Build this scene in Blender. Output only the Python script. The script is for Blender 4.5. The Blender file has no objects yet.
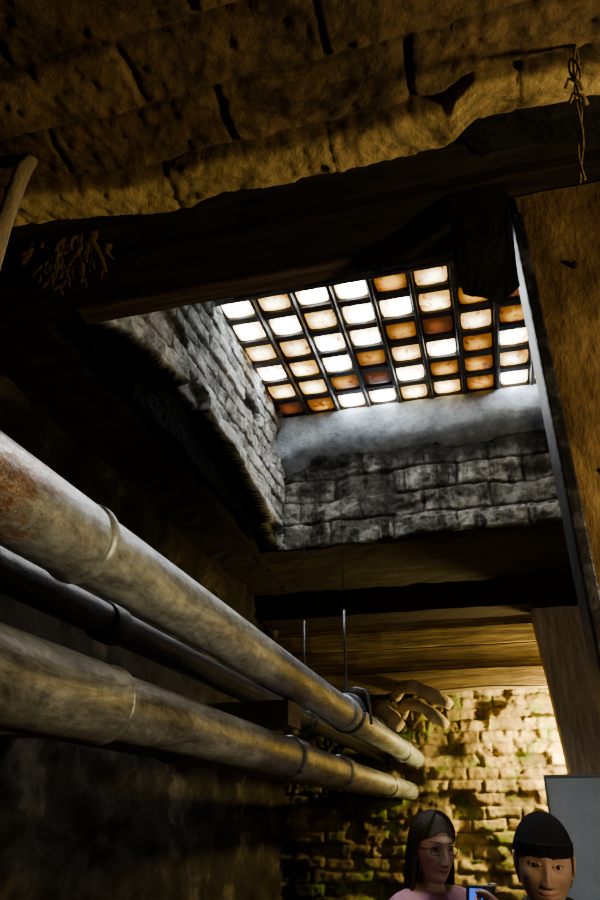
import bpy, bmesh, math, random
import numpy as np
from mathutils import Vector, Matrix, Euler
random.seed(7); rng=np.random.RandomState(11)
EYE=1.65
scene=bpy.context.scene
# ------------------------------------------------------------------ helpers
def link(o,parent=None):
    scene.collection.objects.link(o)
    if parent is not None: o.parent=parent
    return o
def empty(name,loc=(0,0,0)):
    e=bpy.data.objects.new(name,None); e.location=loc; e.empty_display_size=.1
    scene.collection.objects.link(e); return e
def _h(ix,iy,s):
    n=(ix.astype(np.int64)*374761393+iy.astype(np.int64)*668265263+s*1442695041)&0x7fffffff
    n=(n^(n>>13))*1274126177&0x7fffffff
    n=(n^(n>>16))&0xffff
    return n/65535.0
def vn(x,y,s=0):
    x=np.asarray(x,float);y=np.asarray(y,float)
    ix=np.floor(x);iy=np.floor(y);fx=x-ix;fy=y-iy
    fx=fx*fx*(3-2*fx);fy=fy*fy*(3-2*fy)
    a=_h(ix,iy,s);b=_h(ix+1,iy,s);c=_h(ix,iy+1,s);d=_h(ix+1,iy+1,s)
    return (a*(1-fx)+b*fx)*(1-fy)+(c*(1-fx)+d*fx)*fy
def fbm(x,y,s=0,o=4):
    r=0;a=.5
    for i in range(o):
        r=r+a*vn(x,y,s+i*17);x=x*2.03+3.1;y=y*2.03+1.7;a*=.5
    return r*1.07-.5
def ss(a,b,x):
    t=np.clip((x-a)/(b-a),0,1);return t*t*(3-2*t)
def mesh_obj(name,verts,faces,mat=None,parent=None,smooth=True):
    me=bpy.data.meshes.new(name);me.from_pydata([tuple(v) for v in verts],[],faces);me.update()
    if smooth:
        me.polygons.foreach_set('use_smooth',[True]*len(me.polygons))
    o=bpy.data.objects.new(name,me)
    if mat:me.materials.append(mat)
    return link(o,parent)
def set_attr(me,name,arr):
    a=me.color_attributes.new(name=name,type='FLOAT_COLOR',domain='POINT')
    a.data.foreach_set('color',np.asarray(arr,dtype=np.float32).ravel())
# ------------------------------------------------------------------ materials
def newmat(name):
    m=bpy.data.materials.new(name);m.use_nodes=True;nt=m.node_tree
    b=nt.nodes['Principled BSDF'];return m,nt,b
def ramp(nt,fac,cols,pos=None):
    r=nt.nodes.new('ShaderNodeValToRGB');e=r.color_ramp.elements
    n=len(cols);pos=pos or [i/(n-1) for i in range(n)]
    while len(e)<n:e.new(.5)
    for i in range(n):
        e[i].position=pos[i];e[i].color=(*cols[i],1)
    nt.links.new(fac,r.inputs['Fac']);return r.outputs['Color']
def noise(nt,vec,scale,detail=6,rough=.6,dist=0):
    n=nt.nodes.new('ShaderNodeTexNoise');n.inputs['Scale'].default_value=scale
    n.inputs['Detail'].default_value=detail;n.inputs['Roughness'].default_value=rough
    n.inputs['Distortion'].default_value=dist
    nt.links.new(vec,n.inputs['Vector']);return n.outputs['Fac']
def coords(nt,stretch=(1,1,1)):
    t=nt.nodes.new('ShaderNodeTexCoord');m=nt.nodes.new('ShaderNodeMapping')
    m.inputs['Scale'].default_value=stretch
    nt.links.new(t.outputs['Object'],m.inputs['Vector']);return m.outputs['Vector']
def mixc(nt,fac,a,b,mode='MIX'):
    m=nt.nodes.new('ShaderNodeMix');m.data_type='RGBA';m.blend_type=mode
    for s,v in ((m.inputs[0],fac),(m.inputs[6],a),(m.inputs[7],b)):
        if hasattr(v,'links') : nt.links.new(v,s)
        elif isinstance(v,(int,float)): s.default_value=v
        else: s.default_value=(*v,1)
    return m.outputs[2]
def bump(nt,b,h,strength,dist=.01):
    n=nt.nodes.new('ShaderNodeBump');n.inputs['Strength'].default_value=strength
    n.inputs['Distance'].default_value=dist
    nt.links.new(h,n.inputs['Height']);nt.links.new(n.outputs['Normal'],b.inputs['Normal'])
def simple(name,cols,scale=8,stretch=(1,1,1),rough=.8,bmp=.4,metal=0,pos=None,bd=.01,detail=7,dist=0):
    m,nt,b=newmat(name);v=coords(nt,stretch)
    f=noise(nt,v,scale,detail,.65,dist)
    nt.links.new(ramp(nt,f,cols,pos or [.3+.4*i/(len(cols)-1) for i in range(len(cols))]),b.inputs['Base Color'])
    b.inputs['Roughness'].default_value=rough;b.inputs['Metallic'].default_value=metal
    if rough>.88:b.inputs['Specular IOR Level'].default_value=.2
    f2=noise(nt,v,scale*4,6,.6);bump(nt,b,f2,bmp,bd);return m
def flat(name,col,rough=.6,metal=0,em=None,es=0):
    m,nt,b=newmat(name)
    v=coords(nt);f=noise(nt,v,40,3)
    c=ramp(nt,f,[tuple(x*.85 for x in col),tuple(min(1,x*1.12) for x in col)],[.3,.7])
    nt.links.new(c,b.inputs['Base Color'])
    b.inputs['Roughness'].default_value=rough;b.inputs['Metallic'].default_value=metal
    if em:
        b.inputs['Emission Color'].default_value=(*em,1);b.inputs['Emission Strength'].default_value=es
    return m
def brickmat(name,bcols,mortar,maskcol,rough=.85,moss=None,fine=60,streak=None,bst=.7,blo=.25,stain=None):
    m,nt,b=newmat(name);v=coords(nt)
    a=nt.nodes.new('ShaderNodeAttribute');a.attribute_name='tone'
    s=nt.nodes.new('ShaderNodeSeparateColor');nt.links.new(a.outputs['Color'],s.inputs[0])
    n1=noise(nt,v,fine*.35,7,.72)
    add=nt.nodes.new('ShaderNodeMath');add.operation='MULTIPLY_ADD';nt.links.new(s.outputs[0],add.inputs[0]);add.inputs[1].default_value=.45
    k=nt.nodes.new('ShaderNodeMath');k.operation='MULTIPLY_ADD';nt.links.new(n1,k.inputs[0]);k.inputs[1].default_value=1.5;k.inputs[2].default_value=-.45
    nt.links.new(k.outputs[0],add.inputs[2])
    bc=ramp(nt,add.outputs[0],bcols)
    c=mixc(nt,s.outputs[1],mortar,bc)
    c=mixc(nt,s.outputs[2],c,maskcol)  # tint wherever the panel's mask is set
    if streak:
        vs=coords(nt,(7,7,.9));n=noise(nt,vs,1.6,6,.7);r=ramp(nt,n,[(1,1,1),(0,0,0)],[.40,.56])
        c=mixc(nt,r,c,streak)
    if moss:
        n=noise(nt,v,5,5,.7);r=ramp(nt,n,[(0,0,0),(.85,.85,.85)],[.53,.62])
        c=mixc(nt,r,c,moss)
    if stain:
        n=noise(nt,v,stain[0],8,.75,.8);r=ramp(nt,n,[(stain[1],)*3,(1,1,1)],[.40,.56]);c=mixc(nt,1.0,c,r,'MULTIPLY')
    nt.links.new(c,b.inputs['Base Color']);b.inputs['Roughness'].default_value=rough
    b.inputs['Specular IOR Level'].default_value=blo
    bump(nt,b,noise(nt,v,fine*2,7,.75),bst,.006);return m
M={}
M['brick_soffit']=brickmat('brick_soffit_mat',[(.055,.033,.013),(.155,.095,.037),(.30,.195,.078)],(.075,.048,.02),(.58,.41,.15),fine=90,bst=1.0,stain=(8,.22))
M['brick_shaft']=brickmat('brick_shaft_mat',[(.09,.086,.078),(.35,.34,.31),(.70,.68,.62)],(.09,.085,.072),(.002,.0017,.0014),rough=.98,fine=60,bst=1.0,stain=(8,.3),blo=.03)  # near-black mask colour paints the shade of the void under the arch
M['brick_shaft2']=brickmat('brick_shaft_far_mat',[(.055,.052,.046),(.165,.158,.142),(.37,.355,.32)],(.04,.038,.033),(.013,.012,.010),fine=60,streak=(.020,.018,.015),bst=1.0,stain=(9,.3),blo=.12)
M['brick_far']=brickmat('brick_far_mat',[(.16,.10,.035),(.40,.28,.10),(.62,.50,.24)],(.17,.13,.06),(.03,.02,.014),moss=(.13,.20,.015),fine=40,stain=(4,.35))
M['ceil']=simple('ceiling_mat',[(.004,.003,.0025),(.010,.0075,.006),(.026,.019,.014)],5,(1,4,1),.95,.5)
M['plaster']=simple('plaster_mat',[(.006,.0045,.003),(.018,.014,.010),(.11,.09,.06)],3.5,(1,1,1),.95,.7,pos=[.35,.55,.72])
M['floor']=simple('floor_mat',[(.03,.025,.02),(.09,.075,.06)],6,(1,1,1),.8,.4)
M['conc']=simple('concrete_mat',[(.06,.072,.088),(.17,.19,.22),(.36,.385,.43)],9,(1,1,1),.85,.8)
M['beam']=simple('dark_timber_mat',[(.004,.003,.002),(.009,.006,.004),(.024,.015,.010)],6,(.5,8,8),.95,.6)
M['board']=simple('header_board_mat',[(.018,.011,.008),(.050,.033,.022),(.11,.078,.052)],5,(.6,9,9),.9,.6)
M['plank']=simple('plank_timber_mat',[(.04,.024,.008),(.15,.095,.03),(.36,.24,.09)],5,(.6,7,12),.85,.8)
M['post']=simple('post_timber_mat',[(.030,.016,.007),(.13,.077,.030),(.29,.185,.072)],5,(3,3,1.2),.9,.9)
M['post2']=simple('grey_post_timber_mat',[(.10,.08,.07),(.24,.195,.165),(.40,.33,.29)],6,(6,6,.6),.85,.7)
M['iron']=simple('grille_iron_mat',[(.006,.006,.008),(.02,.019,.02),(.06,.045,.035)],14,(1,1,1),.6,.4,.3)
M['steel']=simple('steel_mat',[(.05,.05,.06),(.14,.14,.17),(.30,.30,.33)],20,(1,1,1),.4,.3,.7)
M['darksteel']=simple('dark_steel_mat',[(.008,.008,.012),(.025,.025,.033),(.12,.12,.15)],20,(1,1,1),.4,.3,.5)
M['tar']=simple('tar_paper_mat',[(.002,.002,.002),(.007,.006,.005)],10,(1,1,1),.9,.6)
M['root']=simple('root_mat',[(.03,.018,.008),(.11,.06,.018),(.06,.07,.02)],20,(1,1,1),.9,.4)
M['stick']=simple('stick_mat',[(.12,.09,.05),(.30,.23,.13)],20,(3,3,1),.7,.4)
M['clay']=simple('clay_pipe_mat',[(.14,.10,.06),(.36,.27,.16),(.52,.42,.27)],12,(1,1,1),.75,.5)
M['rope']=simple('twine_mat',[(.10,.065,.025),(.24,.16,.06)],60,(1,1,1),.9,.5)
M['wire']=flat('conduit_mat',(.22,.18,.12),.5,.4)
def pipemat(name,base,hi,dark,rust=(.24,.13,.045),metal=.5,rl=(.60,.70),ro=(.52,.28),band=None):
    m,nt,b=newmat(name);v=coords(nt,(4,.8,4))
    f=noise(nt,v,4.5,8,.75,.6);c=ramp(nt,f,[dark,base,hi],[.36,.5,.62])
    v2=coords(nt,(1,1,1));f2=noise(nt,v2,8,9,.75,.6)
    r=ramp(nt,f2,[(0,0,0),(.85,.85,.85)],list(rl));c=mixc(nt,r,c,rust)
    if band:
        sx=nt.nodes.new('ShaderNodeSeparateXYZ');nt.links.new(v2,sx.inputs[0])
        vb=coords(nt,(14,3,14));fb=noise(nt,vb,2.0,7,.75,1.5)
        for lo,hi_,colr in band:
            k=nt.nodes.new('ShaderNodeMath');k.operation='MULTIPLY_ADD';nt.links.new(fb,k.inputs[0]);k.inputs[1].default_value=.55;nt.links.new(sx.outputs[1],k.inputs[2])
            r=ramp(nt,k.outputs[0],[(0,0,0),(.9,.9,.9),(.9,.9,.9),(0,0,0)],[lo,lo+.010,hi_,hi_+.012])
            c=mixc(nt,r,c,colr)
    f3=noise(nt,v2,45,5,.7);r3=ramp(nt,f3,[(.5,.5,.5),(1,1,1)],[.3,.6]);c=mixc(nt,1.0,c,r3,'MULTIPLY')
    nt.links.new(c,b.inputs['Base Color']);b.inputs['Metallic'].default_value=metal
    rr=ramp(nt,f,[(ro[0],)*3,(ro[1],)*3]);nt.links.new(rr,b.inputs['Roughness'])
    bump(nt,b,noise(nt,v2,60,6,.7),.35,.004);return m
M['pipe']=pipemat('pipe_mat',(.50,.55,.62),(.82,.88,.96),(.19,.20,.22),band=((.845,.885,(.34,.12,.02)),(.900,.930,(.26,.09,.02)),(.945,.960,(.30,.13,.03))))
M['pipe2']=pipemat('pipe_low_mat',(.32,.34,.37),(.60,.63,.67),(.08,.08,.08))
M['pipe3']=pipemat('pipe_dark_mat',(.035,.035,.04),(.08,.08,.085),(.012,.012,.012),(.06,.035,.02))
m,nt,b=newmat('glass_tile_mat')
a=nt.nodes.new('ShaderNodeAttribute');a.attribute_name='tone'
v=coords(nt);f=noise(nt,v,20,7,.75,1.0)
r=ramp(nt,f,[(.06,.02,.01),(.50,.24,.06),(1,.95,.85),(1,1,1)],[.33,.41,.47,.55])
c=mixc(nt,1.0,a.outputs['Color'],r,'MULTIPLY')
nt.links.new(c,b.inputs['Emission Color'])
nt.links.new(a.outputs['Alpha'],b.inputs['Emission Strength'])
b.inputs['Base Color'].default_value=(.12,.07,.03,1);b.inputs['Roughness'].default_value=.25
M['tile']=m
# ------------------------------------------------------------------ geometry helpers
def rough_box(name,x0,x1,y0,y1,z0,z1,mat,cell=.06,amp=.006,seed=0,parent=None,shear=None,smooth=False):
    bm=bmesh.new();bmesh.ops.create_cube(bm,size=1)
    for v in bm.verts:
        v.co=Vector((x0+(v.co.x+.5)*(x1-x0),y0+(v.co.y+.5)*(y1-y0),z0+(v.co.z+.5)*(z1-z0)))
    if amp>0:
        for ax,(lo,hi) in enumerate(((x0,x1),(y0,y1),(z0,z1))):
            n=min(80,int((hi-lo)/cell))
            for k in range(1,n):
                co=[0,0,0];co[ax]=lo+(hi-lo)*k/n;no=[0,0,0];no[ax]=1
                bmesh.ops.bisect_plane(bm,geom=bm.verts[:]+bm.edges[:]+bm.faces[:],plane_co=co,plane_no=no)
        P=np.array([v.co[:] for v in bm.verts])
        f=14.
        d=np.stack([fbm(P[:,1]*f+P[:,0]*5,P[:,2]*f+P[:,0]*4,seed),fbm(P[:,0]*f+P[:,1]*5,P[:,2]*f+P[:,1]*4,seed+5),fbm(P[:,0]*f+P[:,2]*4,P[:,1]*f+P[:,2]*5,seed+9)],1)*amp*3
        for v,dd in zip(bm.verts,d): v.co+=Vector(dd)
    if shear:
        for v in bm.verts:
            v.co.x+=shear[0]*(v.co.z-z1);v.co.y+=shear[1]*(v.co.z-z1)
    me=bpy.data.meshes.new(name);bm.to_mesh(me);bm.free();me.materials.append(mat)
    o=bpy.data.objects.new(name,me);link(o,parent)
    if amp==0:
        bv=o.modifiers.new('bevel','BEVEL');bv.width=.004;bv.segments=2
    return o
def brick_panel(name,O,U,V,N,ul,vl,bl,bh,res,depth,rough,mat,seed=0,joint=.012,mask=None,warp=.012,disp=None,parent=None,miss=0.0,u_off=0.,lowf=1.6,fine=0.,smoothmask=None):
    nu=int(ul/res)+1;nv=int(vl/res)+1
    u,v=np.meshgrid(np.linspace(0,ul,nu),np.linspace(0,vl,nv))
    uw=u+warp*2*fbm(u*9,v*9,seed+3,3)+u_off;vw=v+warp*2*fbm(u*7+9,v*9,seed+4,3)
    row=np.floor(vw/bh);off=bl*.5*(row%2)+bl*.15*_h(row,row*0,seed)
    col=np.floor((uw+off)/bl);fu=(uw+off)/bl-col;fv=vw/bh-row
    d=np.minimum(np.minimum(fu,1-fu)*bl,np.minimum(fv,1-fv)*bh)
    prof=ss(0,joint,d+.35*joint*fbm(u*60,v*60,seed+12,3));r=_h(col,row,seed+1)
    if smoothmask is not None:
        q=smoothmask(u,v);prof=prof*(1-q)+q;r=r*(1-q)+.95*q
    r2=_h(col,row,seed+2);gone=(r2<miss)
    hgt=depth*prof*(.6+.7*r)*np.where(gone,-.6,1)+rough*fbm(u*30,v*30,seed+6,5)*2+rough*lowf*fbm(u*6,v*6,seed+8,3)*2
    if fine:hgt=hgt+fine*fbm(u*90,v*90,seed+15,3)*2
    if disp is not None:hgt=hgt+disp(u,v)
    mk=mask(u,v) if mask is not None else np.zeros_like(u)
    O,U,V,N=[np.array(q,float) for q in (O,U,V,N)]
    P=O+u[...,None]*U+v[...,None]*V+hgt[...,None]*N
    idx=np.arange(nu*nv).reshape(nv,nu)
    a=idx[:-1,:-1].ravel();b_=idx[:-1,1:].ravel();c_=idx[1:,1:].ravel();d_=idx[1:,:-1].ravel()
    if np.dot(np.cross(U,V),N)<0: F=np.stack([a,d_,c_,b_],1)
    else: F=np.stack([a,b_,c_,d_],1)
    o=mesh_obj(name,P.reshape(-1,3).tolist(),F.tolist(),mat,parent)
    set_attr(o.data,'tone',np.stack([r.ravel(),(prof*np.where(gone,.3,1)).ravel(),np.clip(mk,0,1).ravel(),np.ones(nu*nv)],1))
    return o
def tube(name,pts,rad,mat,parent=None,seg=20,caps=True,radfun=None):
    pts=[Vector(p) for p in pts];n=len(pts);V=[];F=[]
    t0=(pts[1]-pts[0]).normalized();up=Vector((0,0,1)) if abs(t0.z)<.9 else Vector((1,0,0))
    s=t0.cross(up).normalized()
    for i,p in enumerate(pts):
        t=(pts[min(i+1,n-1)]-pts[max(i-1,0)]).normalized()
        s=(s-t*s.dot(t)).normalized();w=t.cross(s)
        r=rad if not isinstance(rad,(list,tuple)) else rad[i]
        for k in range(seg):
            a=2*math.pi*k/seg;rr=r*(radfun(i,a) if radfun else 1)
            V.append(p+(s*math.cos(a)+w*math.sin(a))*rr)
    for i in range(n-1):
        for k in range(seg):
            k2=(k+1)%seg;F.append((i*seg+k,i*seg+k2,(i+1)*seg+k2,(i+1)*seg+k))
    if caps:
        F.append(tuple(range(seg-1,-1,-1)));F.append(tuple((n-1)*seg+k for k in range(seg)))
    return mesh_obj(name,V,F,mat,parent)
def join(objs,name,parent=None):
    bpy.ops.object.select_all(action='DESELECT')
    for o in objs:o.select_set(True)
    bpy.context.view_layer.objects.active=objs[0];bpy.ops.object.join()
    o=bpy.context.view_layer.objects.active;o.name=name
    if parent:o.parent=parent
    return o
# ================================================================== ROOM SHELL
XL,XR,YB,YF=-1.45,1.5,-1.5,5.0
ZC=EYE+1.30; ZG=EYE+2.10
rough_box('floor',XL-.2,XR+.2,YB-.2,YF+.2,-.15,0,M['floor'],.15,.004)
brick_panel('wall_left',(XL,YB,0),(0,1,0),(0,0,1),(1,0,0),YF-YB,ZC,.42,.16,.03,.012,.03,M['plaster'],seed=21,joint=.02,warp=.03)
rough_box('wall_right',XR,XR+.2,YB-.2,YF+.2,0,ZG+.3,M['plaster'],.3,.004)
rough_box('wall_back',XL-.2,XR+.2,YB-.2,YB,0,ZG+.3,M['plaster'],.3,.004)
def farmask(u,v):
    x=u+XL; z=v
    m=ss(-.25,-.85,x)*.7+ss(1.9,2.3,z)*ss(.1,-.2,x)*.3  # mask colour grows towards the left, slightly more at upper left
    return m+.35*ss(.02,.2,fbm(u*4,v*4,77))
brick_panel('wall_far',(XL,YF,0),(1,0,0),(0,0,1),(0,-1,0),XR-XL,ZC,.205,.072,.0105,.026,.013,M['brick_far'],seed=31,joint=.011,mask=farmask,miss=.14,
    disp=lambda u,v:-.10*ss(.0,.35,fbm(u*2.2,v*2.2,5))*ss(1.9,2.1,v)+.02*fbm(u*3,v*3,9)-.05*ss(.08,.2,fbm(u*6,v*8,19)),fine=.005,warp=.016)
SX0,SX1,SY0,SY1=-1.04,.60,1.40,3.46
cp=[]
cp.append(rough_box('c1',XL-.2,SX0-.125,.70,YF+.2,ZC,ZG+.28,M['ceil'],.08,.010,3))
cp.append(rough_box('c2',SX1+.06,XR+.2,.70,YF+.2,ZC,ZG+.28,M['ceil'],.15,.008,4))
cp.append(rough_box('c3',SX0-.16,SX1+.06,.70,SY0,ZC,ZG+.28,M['ceil'],.08,.010,5))
cp.append(rough_box('c4',SX0-.16,SX1+.06,SY1+.05,YF+.2,ZC,ZG+.28,M['ceil'],.08,.010,6))
cp.append(rough_box('c5',XL-.2,XR+.2,YB-.2,.70,ZC,ZG+.28,M['ceil'],.3,0,6))
cp.append(rough_box('c6',SX0-.16,SX1+.1,SY0-.1,SY1+.1,ZG+.06,ZG+.28,M['ceil'],.3,0,6))
cp.append(rough_box('c7',SX0-.05,SX1+.08,SY0-.05,2.29,ZG-.05,ZG+.08,M['ceil'],.1,.006,6))
join(cp,'ceiling')
# shaft walls; the left one is undercut by a broken segmental arch, the void below it painted dark
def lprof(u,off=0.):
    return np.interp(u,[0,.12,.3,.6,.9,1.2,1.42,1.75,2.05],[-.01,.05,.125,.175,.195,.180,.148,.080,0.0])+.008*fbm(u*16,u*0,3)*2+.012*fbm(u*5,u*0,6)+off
def shaftmask(u,v):  # painted shade below the arch edge, plus random dark blotches
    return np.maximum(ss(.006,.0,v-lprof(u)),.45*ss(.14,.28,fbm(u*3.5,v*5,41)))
def shaftdisp(u,v):
    d=v-lprof(u);e=d+.02*fbm(u*9,v*9,2)
    return -.070*ss(.004,-.010,d)+.014*ss(.085,.075,e)*ss(-.004,.012,d)-.012*ss(.075,.085,e)*ss(.10,.09,e)
brick_panel('wall_shaft_left',(SX0,SY0,ZC),(0,1,0),(0,0,1),(1,0,0),SY1-SY0+.03,ZG-ZC+.05,.23,.085,.006,.026,.009,M['brick_shaft'],seed=41,joint=.010,mask=shaftmask,miss=.12,disp=shaftdisp,fine=.004,
   smoothmask=lambda u,v:.85*ss(.085,.075,v-lprof(u)+.02*fbm(u*9,v*9,2)))
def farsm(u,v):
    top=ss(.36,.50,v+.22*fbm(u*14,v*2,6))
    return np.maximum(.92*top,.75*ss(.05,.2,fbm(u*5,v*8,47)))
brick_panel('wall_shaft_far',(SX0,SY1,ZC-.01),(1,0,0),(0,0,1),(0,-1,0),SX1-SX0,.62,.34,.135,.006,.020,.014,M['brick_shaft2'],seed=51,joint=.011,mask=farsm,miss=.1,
   disp=lambda u,v:.045*ss(.115,.09,v+.02*fbm(u*8,v*8,3))*ss(.55,.75,u)-.05*ss(.0,.25,fbm(u*4,v*7,91))*ss(.12,.2,v),fine=.006,warp=.018)
brick_panel('wall_shaft_right',(SX1,SY0,ZC),(0,1,0),(0,0,1),(-1,0,0),SY1-SY0,ZG-ZC+.05,.23,.085,.02,.02,.01,M['brick_shaft'],seed=61)
brick_panel('wall_shaft_near',(SX0,SY0+.005,ZC),(1,0,0),(0,0,1),(0,1,0),SX1-SX0,ZG-ZC,.23,.085,.02,.015,.008,M['brick_shaft'],seed=62)
def curb():
    nu=160
    V=[];F=[];prof=[(3.50,1.80),(3.44,1.82),(3.40,1.845),(3.372,1.865),(3.36,1.90),(3.362,1.96),(3.368,2.02),(3.375,2.065),(3.40,2.085),(3.50,2.09)]
    xs=np.linspace(SX0+.005,SX1-.005,nu);nr=len(prof)
    for i,x in enumerate(xs):
        low=.05*ss(-.80,-1.0,x)*-1+.02*ss(-.2,.3,x)
        for j,(y,h) in enumerate(prof):
            n=float(fbm(np.array(x*14.),np.array(h*14.),3))*.018; n2=float(fbm(np.array(x*7.),np.array(1.),8))*.03
            V.append((x,y+n*(1 if 0<j<nr-1 else 0),EYE+h+(n2+float(low) if j<5 else n*.3)))
    for i in range(nu-1):
        for j in range(nr-1):
            F.append((i*nr+j,i*nr+j+1,(i+1)*nr+j+1,(i+1)*nr+j))
    return mesh_obj('trim_1',V,F,M['conc'])
curb()
# ================================================================== SKYLIGHT GRILLE (vault light)
sky=empty('sidewalk_vault_light',(0,0,0))
NC,NR=9,6;PX,PY=.178,.186;GX,GY=SX0+.012,2.315
V=[];F=[];T=[]
cols={'w':((.62,.81,1.0),110.,(1.0,.74,.34),9.0),'y':((1.0,.92,.50),15.,(1.0,.48,.03),1.8),'o':((1.0,.50,.04),2.0,(.70,.18,.01),.4),
      'b':((.65,.15,.03),.50,(.35,.08,.02),.13),'p':((.85,.45,.50),1.0,(.45,.16,.12),.30)}
layout=["bowwyyoww","yyobwooyo","wywoywowy","yywwobyob","wwywwyoby","wywwoybpb"]
for r_ in range(NR):
    for c_ in range(NC):
        k=layout[r_][c_];cc0,s0,rc,rs=cols[k];j_=random.uniform(.6,1.25);s0*=j_
        cy=GY+PY*(NR-1-r_+.5)+random.uniform(-.004,.004);cx=GX+PX*(c_+.5)+random.uniform(-.004,.004)
        ox,oy=random.uniform(-.3,.3),random.uniform(-.3,.3)
        hx=.071;hy=.070;n=15;base=len(V)
        for i in range(n):
            for j in range(n):
                s=-1+2*j/(n-1);t=-1+2*i/(n-1)
                sx=s*math.sqrt(1-t*t*.22);ty=t*math.sqrt(1-s*s*.22)
                e=max(abs(s),abs(t));dz=-.016*(1-e**4)
                V.append((cx+hx*sx,cy+hy*ty,ZG+.012+dz+random.uniform(-.001,.001)))
                dd=max(math.hypot(s-ox,t-oy)*.85,e*.9)
                lim=.50 if k=='w' else .30
                ed=1-min(1,max(0,(dd-lim)/(1-lim)))**1.1
                T.append((*[cc0[q]*ed+rc[q]*(1-ed) for q in range(3)],s0*ed**2.2+rs*(1-ed)))
        for i in range(n-1):
            for j in range(n-1):
                a_=base+i*n+j;F.append((a_,a_+n,a_+n+1,a_+1))
o=mesh_obj('glass_tiles',V,F,M['tile'],sky);set_attr(o.data,'tone',T)
bars=[]
x1=GX+PX*NC;y1=GY+PY*NR
for i in range(NC+1):
    x=GX+PX*i;bars.append(rough_box('b',x-.009,x+.009,GY,y1,ZG-.035,ZG+.03,M['iron'],.1,0))
    bars.append(rough_box('b',x-.020,x+.020,GY,y1,ZG+.004,ZG+.03,M['iron'],.1,0))
for j in range(NR+1):
    y=GY+PY*j;bars.append(rough_box('b',GX,x1,y-.023,y+.023,ZG-.004,ZG+.03,M['iron'],.1,0))
bars.append(rough_box('b',GX-.02,x1,GY-.06,GY+.0,ZG-.05,ZG+.03,M['iron'],.1,0))
bars.append(rough_box('b',GX,x1,GY,y1,ZG+.02,ZG+.05,M['iron'],.1,0))
join(bars,'iron_frame',sky)
# ================================================================== LOW BRICK ARCH SOFFIT (over the camera)
def sm(u,v): # v: distance from the far edge
    return ss(.082,.068,v+.012*fbm(u*8,v*8,13))*.9
def sd(u,v):
    return -.045*ss(.03,0,v)**1.5 - .012*ss(.078,.084,v)*ss(.098,.092,v)+ .006*ss(.08,.06,v)
YE=.685
o=brick_panel('brick_arch',(XL,YE,EYE+.80),(1,0,0),(0,-1,0),(0,0,-1),XR-XL,.80,.235,.088,.0040,.0100,.0034,M['brick_soffit'],seed=71,joint=.0065,mask=sm,disp=sd,warp=.008,u_off=.05,lowf=.9,fine=.0045,
   smoothmask=lambda u,v:.7*ss(.086,.078,v))
me=o.data;co=np.empty(len(me.vertices)*3);me.vertices.foreach_get('co',co);co=co.reshape(-1,3)
x=co[:,0];e=-.035*ss(-.35,-.7,x)-.035*ss(.02,.07,x)+.010*fbm(x*14,x*0,5)*2
w=ss(.45,.68,co[:,1]);co[:,1]+=e*w;me.vertices.foreach_set('co',co.ravel());me.update()
rough_box('trim_2',XL,XR,YB,.64,EYE+.82,ZC+.02,M['plaster'],.3,0)
# ================================================================== TIMBERS
rough_box('header_beam',XL+.03,.62,1.18,1.385,ZC-.03,ZC+.02,M['beam'],.05,.004,8)
rough_box('header_board',-1.0,-.22,1.335,1.395,ZC-.042,ZC-.030,M['board'],.03,.003,12)
rough_box('ceiling_joist',XL,XR,.74,.98,ZC-.16,ZC+.01,M['beam'],.08,.006,9)
rough_box('cross_beam',XL+.03,XR-.02,4.36,4.62,ZC-.15,ZC+.01,M['beam'],.08,.006,10)
pl=empty('plank_lintel')
zz=EYE+.74
for i,hh in enumerate((.13,.15,.12,.15)):
    rough_box('plank_%d'%(i+1),XL+.02,XR-.02,4.78+.012*(i%2),4.86,zz,zz+hh-.008,M['plank'],.08,.003,20+i,pl);zz+=hh
p1=empty('timber_post')
rough_box('shaft',.182,.46,1.234,1.44,0,ZC-.04,M['post'],.03,.0035,30,p1)
rough_box('steel_angle',.166,.190,1.222,1.230,.0,ZC-.10,M['darksteel'],.05,0,31,p1)
rough_box('steel_angle_web',.166,.173,1.230,1.34,.0,ZC-.10,M['darksteel'],.05,0,31,p1)
hd=[]
for (hx_,hz) in ((.31,2.42),(.25,2.2),(.33,2.12),(.27,2.68)):
    hd.append(tube('h',[(hx_,1.245,hz),(hx_,1.222,hz),(hx_,1.219,hz)],[.006,.006,.004],M['tar'],seg=8))
join(hd,'drill_holes',p1)  # black plugs stand in for the dark of drilled holes
rough_box('timber_post',.28,.565,4.44,4.60,0,ZC-.16,M['post2'],.06,.003,33,None,shear=(-.073,0))
# ================================================================== PIPES
def pipe(name,x,h,r,mat,couplings,steps=60):
    e=empty(name)
    ys=list(np.linspace(YB+.02,YF-.03,steps));pts=[(x,y,EYE+h+.002*math.sin(y*1.7)) for y in ys]
    tube('barrel',pts,r,mat,e,32)
    for i,(y,l,rr) in enumerate(couplings):
        tube('coupling_%d'%(i+1),[(x,y-l/2,EYE+h),(x,y-l/2+.004,EYE+h),(x,y-l/2+.01 if l>.03 else y,EYE+h),(x,y+l/2-.01 if l>.03 else y+.001,EYE+h),(x,y+l/2-.004,EYE+h),(x,y+l/2,EYE+h)],[r,rr*.97,rr,rr,rr*.97,r],mat,e,32)
    return e
P1=pipe('overhead_pipe',-.54,.347,.052,M['pipe'],[(-.33,2.3,.0555),(.826,.022,.0600),(2.66,.10,.060),(4.3,.10,.060)])
P2=pipe('overhead_pipe',-.585,.158,.050,M['pipe2'],[(-.2,2.45,.0565),(1.02,.022,.0590),(2.12,.12,.0575),(2.80,.10,.058),(4.0,.1,.057)])
P3=pipe('overhead_pipe',-.755,.36,.034,M['pipe3'],[(1.3,.07,.041),(3.0,.07,.041)])
P4=pipe('overhead_pipe',-.76,.165,.042,M['pipe3'],[(1.7,.1,.048)])
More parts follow.
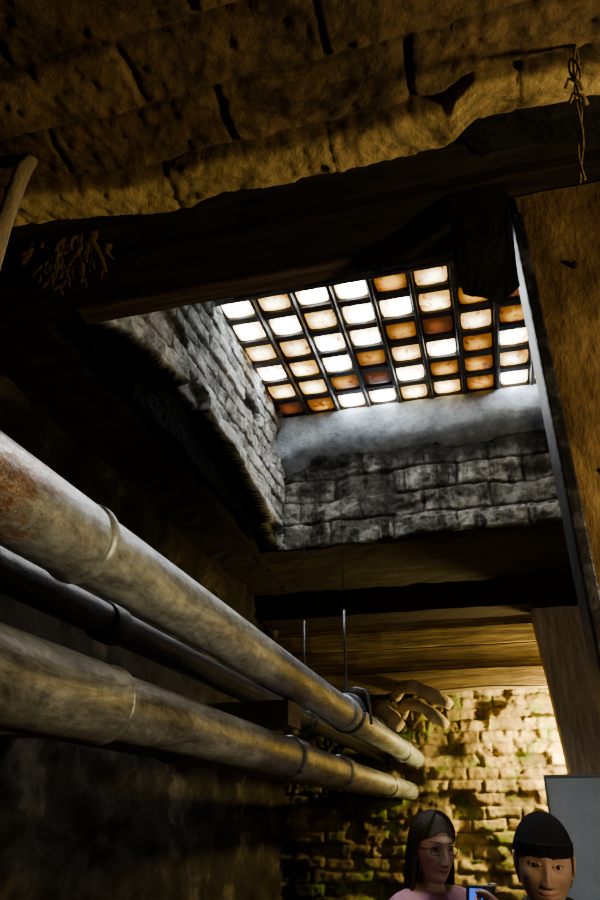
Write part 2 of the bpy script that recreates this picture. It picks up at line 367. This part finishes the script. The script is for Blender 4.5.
def ring(name,c,R,r,mat,parent,n=40,wob=0.,arc=2*math.pi,st=0):
    pts=[]
    for i in range(n+1):
        a=st+arc*i/n
        pts.append((c[0]+math.cos(a)*R,c[1]+wob*math.sin(a),c[2]+math.sin(a)*R))
    return tube(name,pts,r,mat,parent,8)
hg=empty('pipe_hanger')
tube('rod',[(-.54,2.72,EYE+.42),(-.541,2.72,EYE+.60),(-.54,2.72,EYE+.74)],.005,M['steel'],hg,8)
tube('wire',[(-.54,2.72,EYE+.73),(-.541,2.72,EYE+.9),(-.54,2.72,ZC+.01)],.0022,M['beam'],hg,8)  # upper rod, thinned and coloured dark to pass for unlit
ring('clevis',(-.54,2.72,EYE+.352),.066,.007,M['steel'],hg)
tube('hook',[(-.54,2.72,EYE+.43),(-.50,2.72,EYE+.44),(-.465,2.72,EYE+.43),(-.452,2.72,EYE+.38),(-.45,2.72,EYE+.31)],.006,M['steel'],hg,8)
hg2=empty('pipe_hanger')
tube('rod',[(-.755,2.92,EYE+.40),(-.756,2.92,EYE+.6),(-.755,2.92,EYE+.76)],.004,M['steel'],hg2,8)
tube('wire',[(-.755,2.92,EYE+.75),(-.756,2.92,EYE+.9),(-.755,2.92,ZC+.01)],.0022,M['beam'],hg2,8)  # same here: shade of the upper rod put into its dark colour
ring('clevis',(-.755,2.92,EYE+.36),.043,.006,M['steel'],hg2)
rough_box('timber_bearer',XL+.02,-.535,1.90,2.02,EYE+.222,EYE+.285,M['stick'],.04,.003,40)
cl=empty('broken_clay_pipe')
def clay(nm,pts,r):
    n=14;P=[]
    A,B,C,D=[Vector(p) for p in pts]
    for i in range(n+1):
        t=i/n;P.append((1-t)**3*A+3*(1-t)**2*t*B+3*(1-t)*t*t*C+t**3*D)
    rr=[r*(1+.12*math.sin(i*1.3)) for i in range(n+1)];rr[-1]*=.7
    tube(nm,P,rr,M['clay'],cl,16,radfun=lambda i,a:1+.10*math.sin(3*a+i))
clay('stub_1',[(-.66,4.98,EYE+.74),(-.56,4.62,EYE+.80),(-.40,4.6,EYE+.72),(-.265,4.6,EYE+.615)],.040)
clay('stub_2',[(-.62,4.98,EYE+.62),(-.54,4.64,EYE+.70),(-.42,4.6,EYE+.62),(-.30,4.6,EYE+.50)],.036)
clay('stub_3',[(-.78,4.98,EYE+.66),(-.72,4.66,EYE+.66),(-.66,4.62,EYE+.58),(-.58,4.62,EYE+.50)],.05)
tube('conduit',[(-.5+.1*i,4.72,EYE+.735-.006*math.sin(i)) for i in range(21)],.007,M['wire'],None,8)
# ================================================================== LOOSE THINGS
def sheet(name,pts,faces,mat,thick=.004):
    bm=bmesh.new();vs=[bm.verts.new(p) for p in pts]
    for f in faces:bm.faces.new([vs[i] for i in f])
    bmesh.ops.triangulate(bm,faces=bm.faces)
    bmesh.ops.subdivide_edges(bm,edges=bm.edges,cuts=4,use_grid_fill=True)
    P=np.array([v.co[:] for v in bm.verts]);d=fbm(P[:,0]*22,P[:,2]*22+P[:,1]*9,9)*.03
    for v,dd in zip(bm.verts,d):v.co.y+=dd;v.co.x+=dd*.4
    me=bpy.data.meshes.new(name);bm.to_mesh(me);bm.free();me.materials.append(mat)
    o=bpy.data.objects.new(name,me);link(o);s=o.modifiers.new('s','SOLIDIFY');s.thickness=thick;return o
E=EYE
sheet('torn_tar_paper',[(.03,1.20,E+1.27),(.165,1.20,E+1.27),(.150,1.20,E+.98),(.11,1.20,E+.935),(.035,1.20,E+.985),(.05,1.20,E+1.06)],[(0,1,2,3,4,5)],M['tar'])
sheet('torn_tar_paper',[(-.02,.70,E+1.0),(.9,.72,E+1.05),(.9,.80,E+.90),(.30,.80,E+.86),(.16,.78,E+.90),(.08,.76,E+.86),(.02,.74,E+.93)],[(0,1,2,3,4,5,6)],M['tar'])
rt=[]
for i in range(150):
    x=random.gauss(-.90,.035);y=random.gauss(1.11,.025);z=ZC-.01;p=[(x,y,z)];L=random.uniform(.03,.12)*(1.4 if random.random()<.2 else 1)
    dx,dy=random.uniform(-.2,.25),random.uniform(-.2,.2)
    for k in range(6):
        x+=dx*L/6+random.uniform(-.008,.008);y+=dy*L/6+random.uniform(-.008,.008);z-=L/6;p.append((x,y,z))
    r0=random.uniform(.003,.014);rt.append(tube('r',p,[r0*(1-.12*k)*random.uniform(.6,1.3) for k in range(7)],M['root'],None,5))
join(rt,'hanging_roots')
tube('broken_lath_stick',[(-.527,.548,E+.81),(-.52,.53,E+.76),(-.512,.515,E+.66),(-.502,.50,E+.52)],[.009,.010,.009,.011],M['stick'],None,10,radfun=lambda i,a:1+.12*math.sin(2*a))
tw=[]
def twp(seed,x0=.180,y0=.56):
    p=[]
    for k in range(16):
        t=k/15;p.append((x0-.03*t+.003*math.sin(t*11+seed*2),y0+.003*math.cos(t*8+seed),E+.80-.225*t))
    return p
for s in range(2):tw.append(tube('t',twp(s),.0015,M['rope'],None,6))
lp=[]
for k in range(25):
    a=2*math.pi*k/24;lp.append((.170+.005*math.cos(a),.555,E+.74+.020*math.sin(a)))
tw.append(tube('t',lp,.0015,M['rope'],None,6))
for kz in (.715,.69):
    tw.append(tube('t',[(.156,.556,E+kz),(.160,.55,E+kz+.006),(.170,.552,E+kz+.002),(.174,.56,E+kz-.004)],.0022,M['rope'],None,8))
join(tw,'hanging_twine')
sb=empty('sign_board')
SGN=simple('sign_panel_mat',[(.20,.29,.45),(.42,.52,.70)],2.5,(1,1,1),.6,.02);SFR=flat('sign_frame_mat',(.12,.15,.20),.5)
rough_box('panel',.21,.60,4.335,4.345,EYE-.55,EYE+.20,SGN,.1,0,0,sb)
for (a_,b_,c_,d_) in ((.20,.61,EYE+.20,EYE+.215),(.20,.61,EYE-.565,EYE-.55),(.20,.212,EYE-.55,EYE+.20),(.598,.61,EYE-.55,EYE+.20)):
    rough_box('frame',a_,b_,4.328,4.350,c_,d_,SFR,.1,0,0,sb)
for x in (.23,.575):rough_box('leg',x-.015,x+.015,4.350,4.375,0,EYE+.15,SFR,.1,0,0,sb)
# ================================================================== PEOPLE
def skinmat(name,a,b_):
    m,nt,b=newmat(name);v=coords(nt)
    f=noise(nt,v,22,6,.65);c=ramp(nt,f,[a,b_],[.35,.65])
    nt.links.new(c,b.inputs['Base Color']);b.inputs['Roughness'].default_value=.5
    b.inputs['Subsurface Weight'].default_value=.10;b.inputs['Subsurface Radius'].default_value=(.010,.004,.002);b.inputs['Subsurface Scale'].default_value=1.0
    bump(nt,b,noise(nt,v,260,3,.6),.12,.001);return m
SKW=skinmat('skin_mat',(.60,.36,.28),(.76,.50,.41));SKM=skinmat('skin_tan_mat',(.42,.24,.17),(.55,.34,.26));SK=SKW
HAIR=simple('brown_hair_mat',[(.008,.004,.002),(.036,.018,.010)],50,(3,3,.5),.5,.5)
KNIT=simple('knit_cap_mat',[(.004,.004,.007),(.012,.012,.018)],60,(1,1,3),.95,.6)
JACK=simple('jacket_mat',[(.008,.008,.012),(.022,.022,.030)],15,(1,1,1),.8,.5)
PINK=simple('pink_shirt_mat',[(.62,.26,.46),(.80,.44,.64)],15,(1,1,1),.8,.5)
JEAN=simple('jeans_mat',[(.02,.03,.06),(.05,.07,.12)],40,(1,1,1),.85,.3)
SHOE=flat('shoe_mat',(.02,.018,.016),.5)
LIP=flat('lip_mat',(.42,.16,.14),.45);EYEW=flat('eye_white_mat',(.50,.47,.44),.2);IRIS=flat('iris_mat',(.03,.018,.01),.15)
BROW=flat('brow_mat',(.03,.015,.008),.9);GLS=flat('glasses_frame_mat',(.02,.012,.012),.3)
def head_surface(n_th=130,n_ph=100,female=False):
    V=[];F=[]
    for i in range(n_ph+1):
        ph=math.pi*i/n_ph
        for j in range(n_th):
            th=2*math.pi*j/n_th
            V.append((math.sin(ph)*math.sin(th),-math.sin(ph)*math.cos(th),math.cos(ph)))
    P=np.array(V);X,Y,Z=P[:,0].copy(),P[:,1].copy(),P[:,2].copy()
    w=.074 if not female else .068
    low=np.clip(-Z,0,1);front=ss(.15,-.7,Y)
    x=X*w*(1+.10*(1-np.abs(X)))*(1-.24*low**1.6);z=Z*.115
    y=np.where(Y<0,Y*.088,Y*.100)
    y=y*(1-.32*low*(Y>0));z=np.where((Y>0)&(Z<0),z*(1-.25*Y),z)
    g=lambda cx,cz,sx,sz:np.exp(-((x-cx)/sx)**2-((z-cz)/sz)**2)
    d=np.zeros_like(x)
    d+=.012*g(0,-.092,.022,.016)+.004*g(0,-.085,.045,.02)
    d+=.005*g(0,.038,.050,.012)-.004*g(0,.075,.06,.02)
    for s in (-1,1):
        d-=.012*g(s*.031,.012,.017,.012)
        d+=.006*g(s*.045,-.018,.018,.016)
        d-=.004*g(s*.042,-.052,.016,.022)
    ram=ss(.026,-.026,z)*ss(-.043,-.032,z)
    d+=.023*np.exp(-(x/(.0080+.0055*ss(0,-.03,z)))**2)*ram+.004*g(0,.015,.008,.02)
    for s in (-1,1): d+=.007*g(s*.012,-.032,.0055,.006)
    d-=.004*g(0,-.0415,.012,.003)
    d+=.005*g(0,-.049,.020,.005)+.006*g(0,-.062,.018,.006)-.006*g(0,-.0555,.024,.0022)+.005*g(0,-.055,.03,.018)-.004*g(0,-.073,.020,.006)
    y-=d*front
    P=np.stack([x,y,z],1)
    for i in range(n_ph):
        for j in range(n_th):
            j2=(j+1)%n_th;F.append((i*n_th+j,(i+1)*n_th+j,(i+1)*n_th+j2,i*n_th+j2))
    return P,F
def face_y(P,x,z):
    d=(P[:,0]-x)**2+(P[:,2]-z)**2+np.where(P[:,1]>0,1,0);return P[np.argmin(d),1]
def ellipsoid(name,c,r,mat,parent,rot=None,seg=20):
    V=[];F=[]
    n=seg;m=seg//2
    for i in range(m+1):
        ph=math.pi*i/m
        for j in range(n):
            th=2*math.pi*j/n;v=Vector((math.sin(ph)*math.cos(th)*r[0],math.sin(ph)*math.sin(th)*r[1],math.cos(ph)*r[2]))
            if rot:v=rot@v
            V.append(v+Vector(c))
    for i in range(m):
        for j in range(n):
            j2=(j+1)%n;F.append((i*n+j,(i+1)*n+j,(i+1)*n+j2,i*n+j2))
    return mesh_obj(name,V,F,mat,parent)
def build_head(parent,loc,yaw,pitch,roll,female):
    hd=bpy.data.objects.new('head',None);hd.empty_display_size=.05;link(hd,parent)
    hd.matrix_basis=Matrix.Translation(loc)@Matrix.Rotation(yaw,4,'Z')@Matrix.Rotation(pitch,4,'X')@Matrix.Rotation(roll,4,'Y')
    P,F=head_surface(female=female)
    mesh_obj('face',P.tolist(),F,SK,hd)
    w=.074 if not female else .068
    th=1.0 if female else 1.45
    for s in (-1,1):
        ey=face_y(P,s*.031,.012)
        ellipsoid('eyeball',(s*.031,ey+.0065,.012),(.0130,.0115,.0085),EYEW,hd)
        ellipsoid('iris',(s*.031-.001,ey-.0042,.0118),(.0062,.0022,.0062),IRIS,hd,seg=12)
        for nm,z0,dz,r_,mt,dy in (('eyelid',.0140,.0060,.0034,SK,-.0020),('eyelid_fold',.0175,.006,.0028,SK,0.0),('lower_lid',.0098,-.0056,.0026,SK,-.0015),('lash',.0128,.0052,.0013,BROW,-.0042)):
            tube(nm,[(s*.031+t*.0145,face_y(P,s*.031+t*.0145,z0)+dy-.002*(1-t*t),z0+dz*(1-t*t)) for t in (-1,-.6,-.2,.2,.6,1)],r_,mt,hd,6)
        tube('eyebrow',[(s*(.014+.037*t),face_y(P,s*(.014+.037*t),.034)+.0005,.0325+.0045*math.sin(t*2.6)) for t in (0,.25,.5,.75,1)],[.0012*th,.0022*th,.0022*th,.0018*th,.001],BROW,hd,6)
        ep=[]
        for k in range(13):
            a=-.6+math.pi*1.35*k/12
            ep.append((s*(w*1.0+.008*math.sin(a*.8)),.006+.016*math.cos(a),-.002+.030*math.sin(a)))
        tube('ear_rim',ep,.0042,SK,hd,8)
        ellipsoid('ear_bowl',(s*w*.98,.008,-.006),(.007,.015,.027),SK,hd)
        ellipsoid('nostril',(s*.0065,face_y(P,s*.0065,-.040)-.001,-.0395),(.003,.004,.0018),BROW,hd,seg=8)
    tube('upper_lip',[(x,face_y(P,x,-.050)+.0006,-.0520-.0010*abs(x)/.02) for x in (-.021,-.014,-.007,0,.007,.014,.021)],[.001,.0020,.0027,.0023,.0027,.0020,.001],LIP,hd,8)
    tube('lower_lip',[(x,face_y(P,x,-.060)+.0012,-.0592+.003*abs(x)/.02) for x in (-.019,-.012,-.006,0,.006,.012,.019)],[.001,.0024,.0032,.0035,.0032,.0024,.001],LIP,hd,8)
    return hd,P
def shell(name,cut,scale,mat,parent,thick=.006,off=(0,0,0),nz=0.0,female=False,freq=60):
    P,F=head_surface(female=female)
    P0=P.copy();P=P*np.array(scale)+np.array(off)
    keep=[f for f in F if all(cut(P0[i]) for i in f)]
    used=sorted({i for f in keep for i in f});mp={k:n for n,k in enumerate(used)}
    V=[]
    for i in used:
        p=P[i];q=p*(1+nz*math.sin(math.atan2(p[0],p[1])*freq));V.append(tuple(q))
    o=mesh_obj(name,V,[tuple(mp[i] for i in f) for f in keep],mat,parent)
    s=o.modifiers.new('s','SOLIDIFY');s.thickness=thick;s.offset=1;return o
def skinned(name,verts,edges,radii,parent,sub=2,matfun=None,mats=()):
    me=bpy.data.meshes.new(name);me.from_pydata(verts,edges,[]);o=bpy.data.objects.new(name,me);link(o)
    sk=o.modifiers.new('skin','SKIN')
    for i,r in enumerate(radii):
        rr=r if isinstance(r,tuple) else (r,r);me.skin_vertices[0].data[i].radius=rr
    me.skin_vertices[0].data[0].use_root=True
    sk.use_smooth_shade=True
    sb=o.modifiers.new('sub','SUBSURF');sb.levels=sub;sb.render_levels=sub
    dg=bpy.context.evaluated_depsgraph_get();me2=bpy.data.meshes.new_from_object(o.evaluated_get(dg))
    bpy.data.objects.remove(o);o2=bpy.data.objects.new(name,me2);link(o2,parent)
    me2.materials.clear()
    for m_ in mats:me2.materials.append(m_)
    for p in me2.polygons:
        p.use_smooth=True
        if matfun:p.material_index=matfun(p.center)
    return o2
def hand(name,W,D,S,N,curl,parent,mat):
    W,D,S,N=Vector(W),Vector(D).normalized(),Vector(S).normalized(),Vector(N).normalized()
    vs=[W,W+D*.035];ed=[(0,1)];rd=[.022,.026]
    lens=[(.040,.024,.019),(.045,.028,.021),(.041,.026,.020),(.032,.019,.017)]
    for j in range(4):
        k=W+D*(.088-.004*abs(j-1))+S*(.030-.0195*j);b0=len(vs);vs.append(k);ed.append((1,b0));rd.append(.0115)
        p=k;ang=0
        for q,L in enumerate(lens[j]):
            ang+=curl*(.8 if q==0 else 1.0)*(1+.08*j)
            p=p+(D*math.cos(ang)+N*math.sin(ang))*L;vs.append(p);ed.append((len(vs)-2 if q else b0,len(vs)-1));rd.append((.0092,.0085,.0072)[q])
    p=W+D*.030+S*.026;b0=len(vs);vs.append(p);ed.append((1,b0));rd.append(.014)
    p=p+(D*.6+S*.7+N*.3).normalized()*.034;vs.append(p);ed.append((b0,b0+1));rd.append(.0105)
    p=p+(D*.8+S*.2+N*.5).normalized()*.030;vs.append(p);ed.append((b0+1,b0+2));rd.append(.009)
    return skinned(name,[tuple(v) for v in vs],ed,rd,parent,2,None,(mat,))
def person(name,base,head_z,yaw,hyaw,pitch,roll,female,top,handR,handL):
    root=empty(name)
    R=Matrix.Rotation(yaw,3,'Z');B=Vector((base[0],base[1],0))
    L=lambda x,y,z:tuple(R@Vector((x,y,0))+B+Vector((0,0,z)))
    H=head_z
    sh=.165 if female else .195;hp=.095
    sz=H-(.165 if female else .185)
    vs=[];rd=[];ed=[]
    def add(p,r,par=None):
        vs.append(tuple(p));rd.append(r)
        if par is not None:ed.append((par,len(vs)-1))
        return len(vs)-1
    k=H/1.56
    pel=add(L(0,.03,.94*k),(.15,.12))
    wa=add(L(0,.03,1.08*k),(.125,.10),pel);ch=add(L(0,.03,1.24*k),(.15,.115) if not female else (.13,.11),wa)
    nb=add(L(0,.035,sz+.035),(.075,.07),ch);nk=add(L(0,.022,H-.125),(.050,.052) if not female else (.043,.045),nb);add(L(0,.01,H-.06),.045,nk)
    for s,hv in ((-1,handR),(1,handL)):
        a=add(L(s*sh*.62,.03,sz+.0),.066,ch);b_=add(L(s*sh,.03,sz-.02),.055,a)
        elb=Vector(hv[0]);wr=Vector(hv[1])
        mid=(Vector(L(s*sh,.03,sz-.02))+elb)/2
        c_=add(mid,.046,b_);d_=add(elb,.040,c_);e_=add(elb.lerp(wr,.4),.037,d_);add(wr,.024,e_)
    for s in (-1,1):
        h_=add(L(s*hp,.03,.86*k),.095,pel);kn=add(L(s*hp*1.05,.0,.49*k),.060,h_)
        cf=add(L(s*hp*1.05,.02,.34*k),.056,kn);an=add(L(s*hp*1.1,.04,.085),.038,cf);he=add(L(s*hp*1.1,.055,.045),.038,an);add(L(s*hp*1.25,-.11,.04),.036,he)
    zc=H-.135;wrs=[Vector(handR[1]),Vector(handL[1])]
    def mf(c):
        if c.z>zc and (c-Vector(L(0,.02,c.z))).length<.085:return 0
        if c.z<.075:return 3
        if c.z<.93*k and all((c-w_).length>.33 for w_ in wrs) :return 2
        if any((c-w_).length<.045 for w_ in wrs):return 0
        return 1
    skinned('body',vs,ed,rd,root,2,mf,(SK,top,JEAN,SHOE))
    for nm,hv in (('hand_right',handR),('hand_left',handL)):
        W=Vector(hv[1]);D=(W-Vector(hv[0])).normalized() if hv[2] is None else Vector(hv[2])
        hand(nm,W-D*.01,D,hv[3],hv[4],hv[5],root,SK)
    hd,P=build_head(root,Vector((base[0],base[1],H)),hyaw,pitch,roll,female)
    return root,hd,P
# --- woman
WX,WY,WH=-.286,3.0,1.556
wo,wh,WP=person('woman',(WX,WY),WH,math.radians(40),math.radians(34),math.radians(10),0,True,PINK,
  ((-.30,2.72,1.17),(-.180,2.80,1.340),None,(.3,-.3,.9),(.6,.75,-.1),.6),
  ((.03,2.98,1.13),(-.035,2.85,1.325),None,(-.6,-.2,.8),(-.8,.3,0),.7))
cm=empty('digital_camera',(0,0,0))
Rc=Matrix.Translation((-.125,2.83,1.427))@Matrix.Rotation(math.radians(-18),4,'Z')@Matrix.Rotation(math.radians(-20),4,'X')
def cbox(nm,a,b,mat,bev=.004):
    o=rough_box(nm,a[0],b[0],a[1],b[1],a[2],b[2],mat,.1,0,0,cm);o.modifiers[0].width=bev;o.matrix_basis=Rc;return o
cbox('camera_case',(-.048,-.011,-.029),(.048,.011,.029),flat('camera_case_mat',(.02,.02,.025),.35))
cbox('screen',(-.034,-.0135,-.020),(.012,-.010,.016),flat('screen_mat',(.02,.05,.2),.2,0,(.03,.12,1.0),1.3),.001)
o=tube('lens_barrel',[(0,.010,0),(0,.024,0),(0,.026,0)],[.02,.019,.015],M['steel'],cm,20);o.matrix_basis=Rc
o=tube('mode_dial',[(.032,0,.028),(.032,0,.034),(.032,0,.035)],[.008,.008,.006],M['steel'],cm,14);o.matrix_basis=Rc
def hair_cut(p):
    x,y,z=p
    if y<.0: return z>.060-.55*max(0,abs(x)-.01)-.2*max(0,y+.05)
    return z>-.07
shell('hair_cap',hair_cut,(1.06,1.05,1.05),HAIR,wh,.003,(0,.003,.002),.008,True,50)
st=[]
rr=random.Random(3)
for i in range(620):
    s=rr.choice((-1,1));a=rr.uniform(1.25 if s<0 else 1.6,3.05);a0=rr.uniform(.55,a)
    L0=rr.uniform(.16,.26);p=[];lay=rr.uniform(0,.010);ph_=rr.uniform(0,6.28);am=rr.uniform(.003,.013)
    for k in range(15):
        t=k/14
        if t<.5:
            u_=t/.5;q=u_*math.pi/2;r_=math.sin(q);zz=.006+(.116+lay)*math.cos(q)
            aa=a0*(1-u_**1.5)+a*u_**1.5
            p.append((s*(.003+math.sin(aa)*(.074+lay)*r_),-.022*(1-r_)+.006-math.cos(aa)*(.097+lay)*r_,zz))
        else:
            q=(t-.5)/.5;wv=am*math.sin(q*6+ph_)*q
            p.append((s*math.sin(a)*(.077+lay+.014*math.sin(q*2.5)-.006*q)+wv,.006-math.cos(a)*(.100+lay-.02*q)+.012*q+wv,.006-L0*q))
    st.append(tube('s',p,[.0022]*4+[.0028]*8+[.0025,.0016,.0006],HAIR,None,5))
hs=join(st,'hair_strands',wh);hs.matrix_basis=Matrix.Identity(4)
for s in (-1,1):
    fy=face_y(WP,s*.031,.012)-.016
    pts=[(s*.033+.021*math.cos(a),fy+.004*abs(math.cos(a)),.010+.0145*math.copysign(abs(math.sin(a))**.75,math.sin(a))) for a in [2*math.pi*k/28 for k in range(29)]]
    tube('glasses_rim',pts,.0018,GLS,wh,6)
    tube('glasses_temple',[(s*.054,fy+.004,.015),(s*.070,fy+.04,.014),(s*.077,.0,.008),(s*.077,.014,-.002)],.0015,GLS,wh,6)
tube('glasses_bridge',[(-.012,face_y(WP,.031,.012)-.015,.013),(0,face_y(WP,.031,.012)-.019,.016),(.012,face_y(WP,.031,.012)-.015,.013)],.0016,GLS,wh,6)
# --- man
SK=SKM
MX,MY,MH=.078,2.4,1.536
mo,mh,MP=person('man',(MX,MY),MH,math.radians(-12),math.radians(2),math.radians(8),math.radians(5),False,JACK,
  ((-.17,2.34,1.05),(-.15,2.17,.86),None,(.2,-1,0),(1,.2,0),.3),
  ((.36,2.46,1.05),(.37,2.28,.86),None,(-.2,-1,0),(-1,.2,0),.3))
def capcut(p):
    x,y,z=p;lim=.040 if y<0 else .040-.65*y
    return z>lim
shell('knit_cap',capcut,(1.10,1.08,1.12),KNIT,mh,.006,(0,.006,.002),.006,False,48)
cu=[]
def cuffp(off):
    p=[]
    for k in range(49):
        a=2*math.pi*k/48;x=math.sin(a);y=-math.cos(a);yy=y*(.090 if y<0 else .106)
        z=.046 if y<0 else .046-.62*yy
        p.append((x*.0775,yy+.003,z+off))
    return p
for of,rd_ in ((-.010,.003),(-.006,.0032),(-.002,.0034),(.002,.0034),(.006,.0034),(.010,.0034),(.014,.0034),(.018,.003)):cu.append(tube('c',cuffp(of),rd_,KNIT,None,8))
c=join(cu,'knit_cap_cuff',mh);c.matrix_basis=Matrix.Identity(4)
shell('short_hair',lambda p:(p[1]>.0 and p[2]>-.05 and p[2]<.05) or (abs(p[0])>.058 and p[1]>-.03 and -.01<p[2]<.05),(1.03,1.03,1.02),HAIR,mh,.003,(0,0,0),.01)
cl=[]
for k in range(5):
    pts=[]
    for i in range(33):
        a=2*math.pi*i/32
        pts.append((MX+math.sin(a)*(.072+.020*k),MY+.025-math.cos(a)*(.076+.012*k),MH-.112-.017*k+.02*math.cos(a-math.pi)))
    cl.append(tube('k',pts,.019,JACK,None,10))
join(cl,'jacket_collar',mo)
# ================================================================== LAMPS
def lamp(name,loc,e,col,r,mount):
    L=bpy.data.lights.new(name+'_light','POINT');L.energy=e;L.color=col;L.shadow_soft_size=r
    root=empty(name)
    o=bpy.data.objects.new(name+'_light',L);o.location=loc;link(o,root)
    d=(Vector(mount)-Vector(loc)).normalized();p0=Vector(loc)+d*(r+.02)
    tube('lamp_base',[p0,p0+d*.03,Vector(mount)+d*.02],[.025,.03,.012],M['steel'],root,14)
    return o
lamp('wall_lamp',(.44,4.72,E+.42),140,(1,.78,.24),.04,(.46,4.99,E+.42))
lamp('unseen_lamp',(1.05,.62,E+.22),58,(1,.77,.36),.05,(1.49,.62,E+.22))
lamp('unseen_lamp',(1.12,1.90,E+.06),6.5,(1,.86,.64),.05,(1.49,1.90,E+.06))  # out of view, placed as front fill for both faces
w=bpy.data.worlds.new('w');scene.world=w;w.use_nodes=True
w.node_tree.nodes['Background'].inputs[0].default_value=(.3,.4,.6,1);w.node_tree.nodes['Background'].inputs[1].default_value=.01
# ================================================================== CAMERA
cam=bpy.data.cameras.new('camera');cam.lens=28;cam.sensor_width=36;cam.clip_start=.02
co=bpy.data.objects.new('camera',cam);link(co);co.location=(0,0,EYE)
co.rotation_euler=(math.radians(90+27.86),0,math.radians(14.85));scene.camera=co
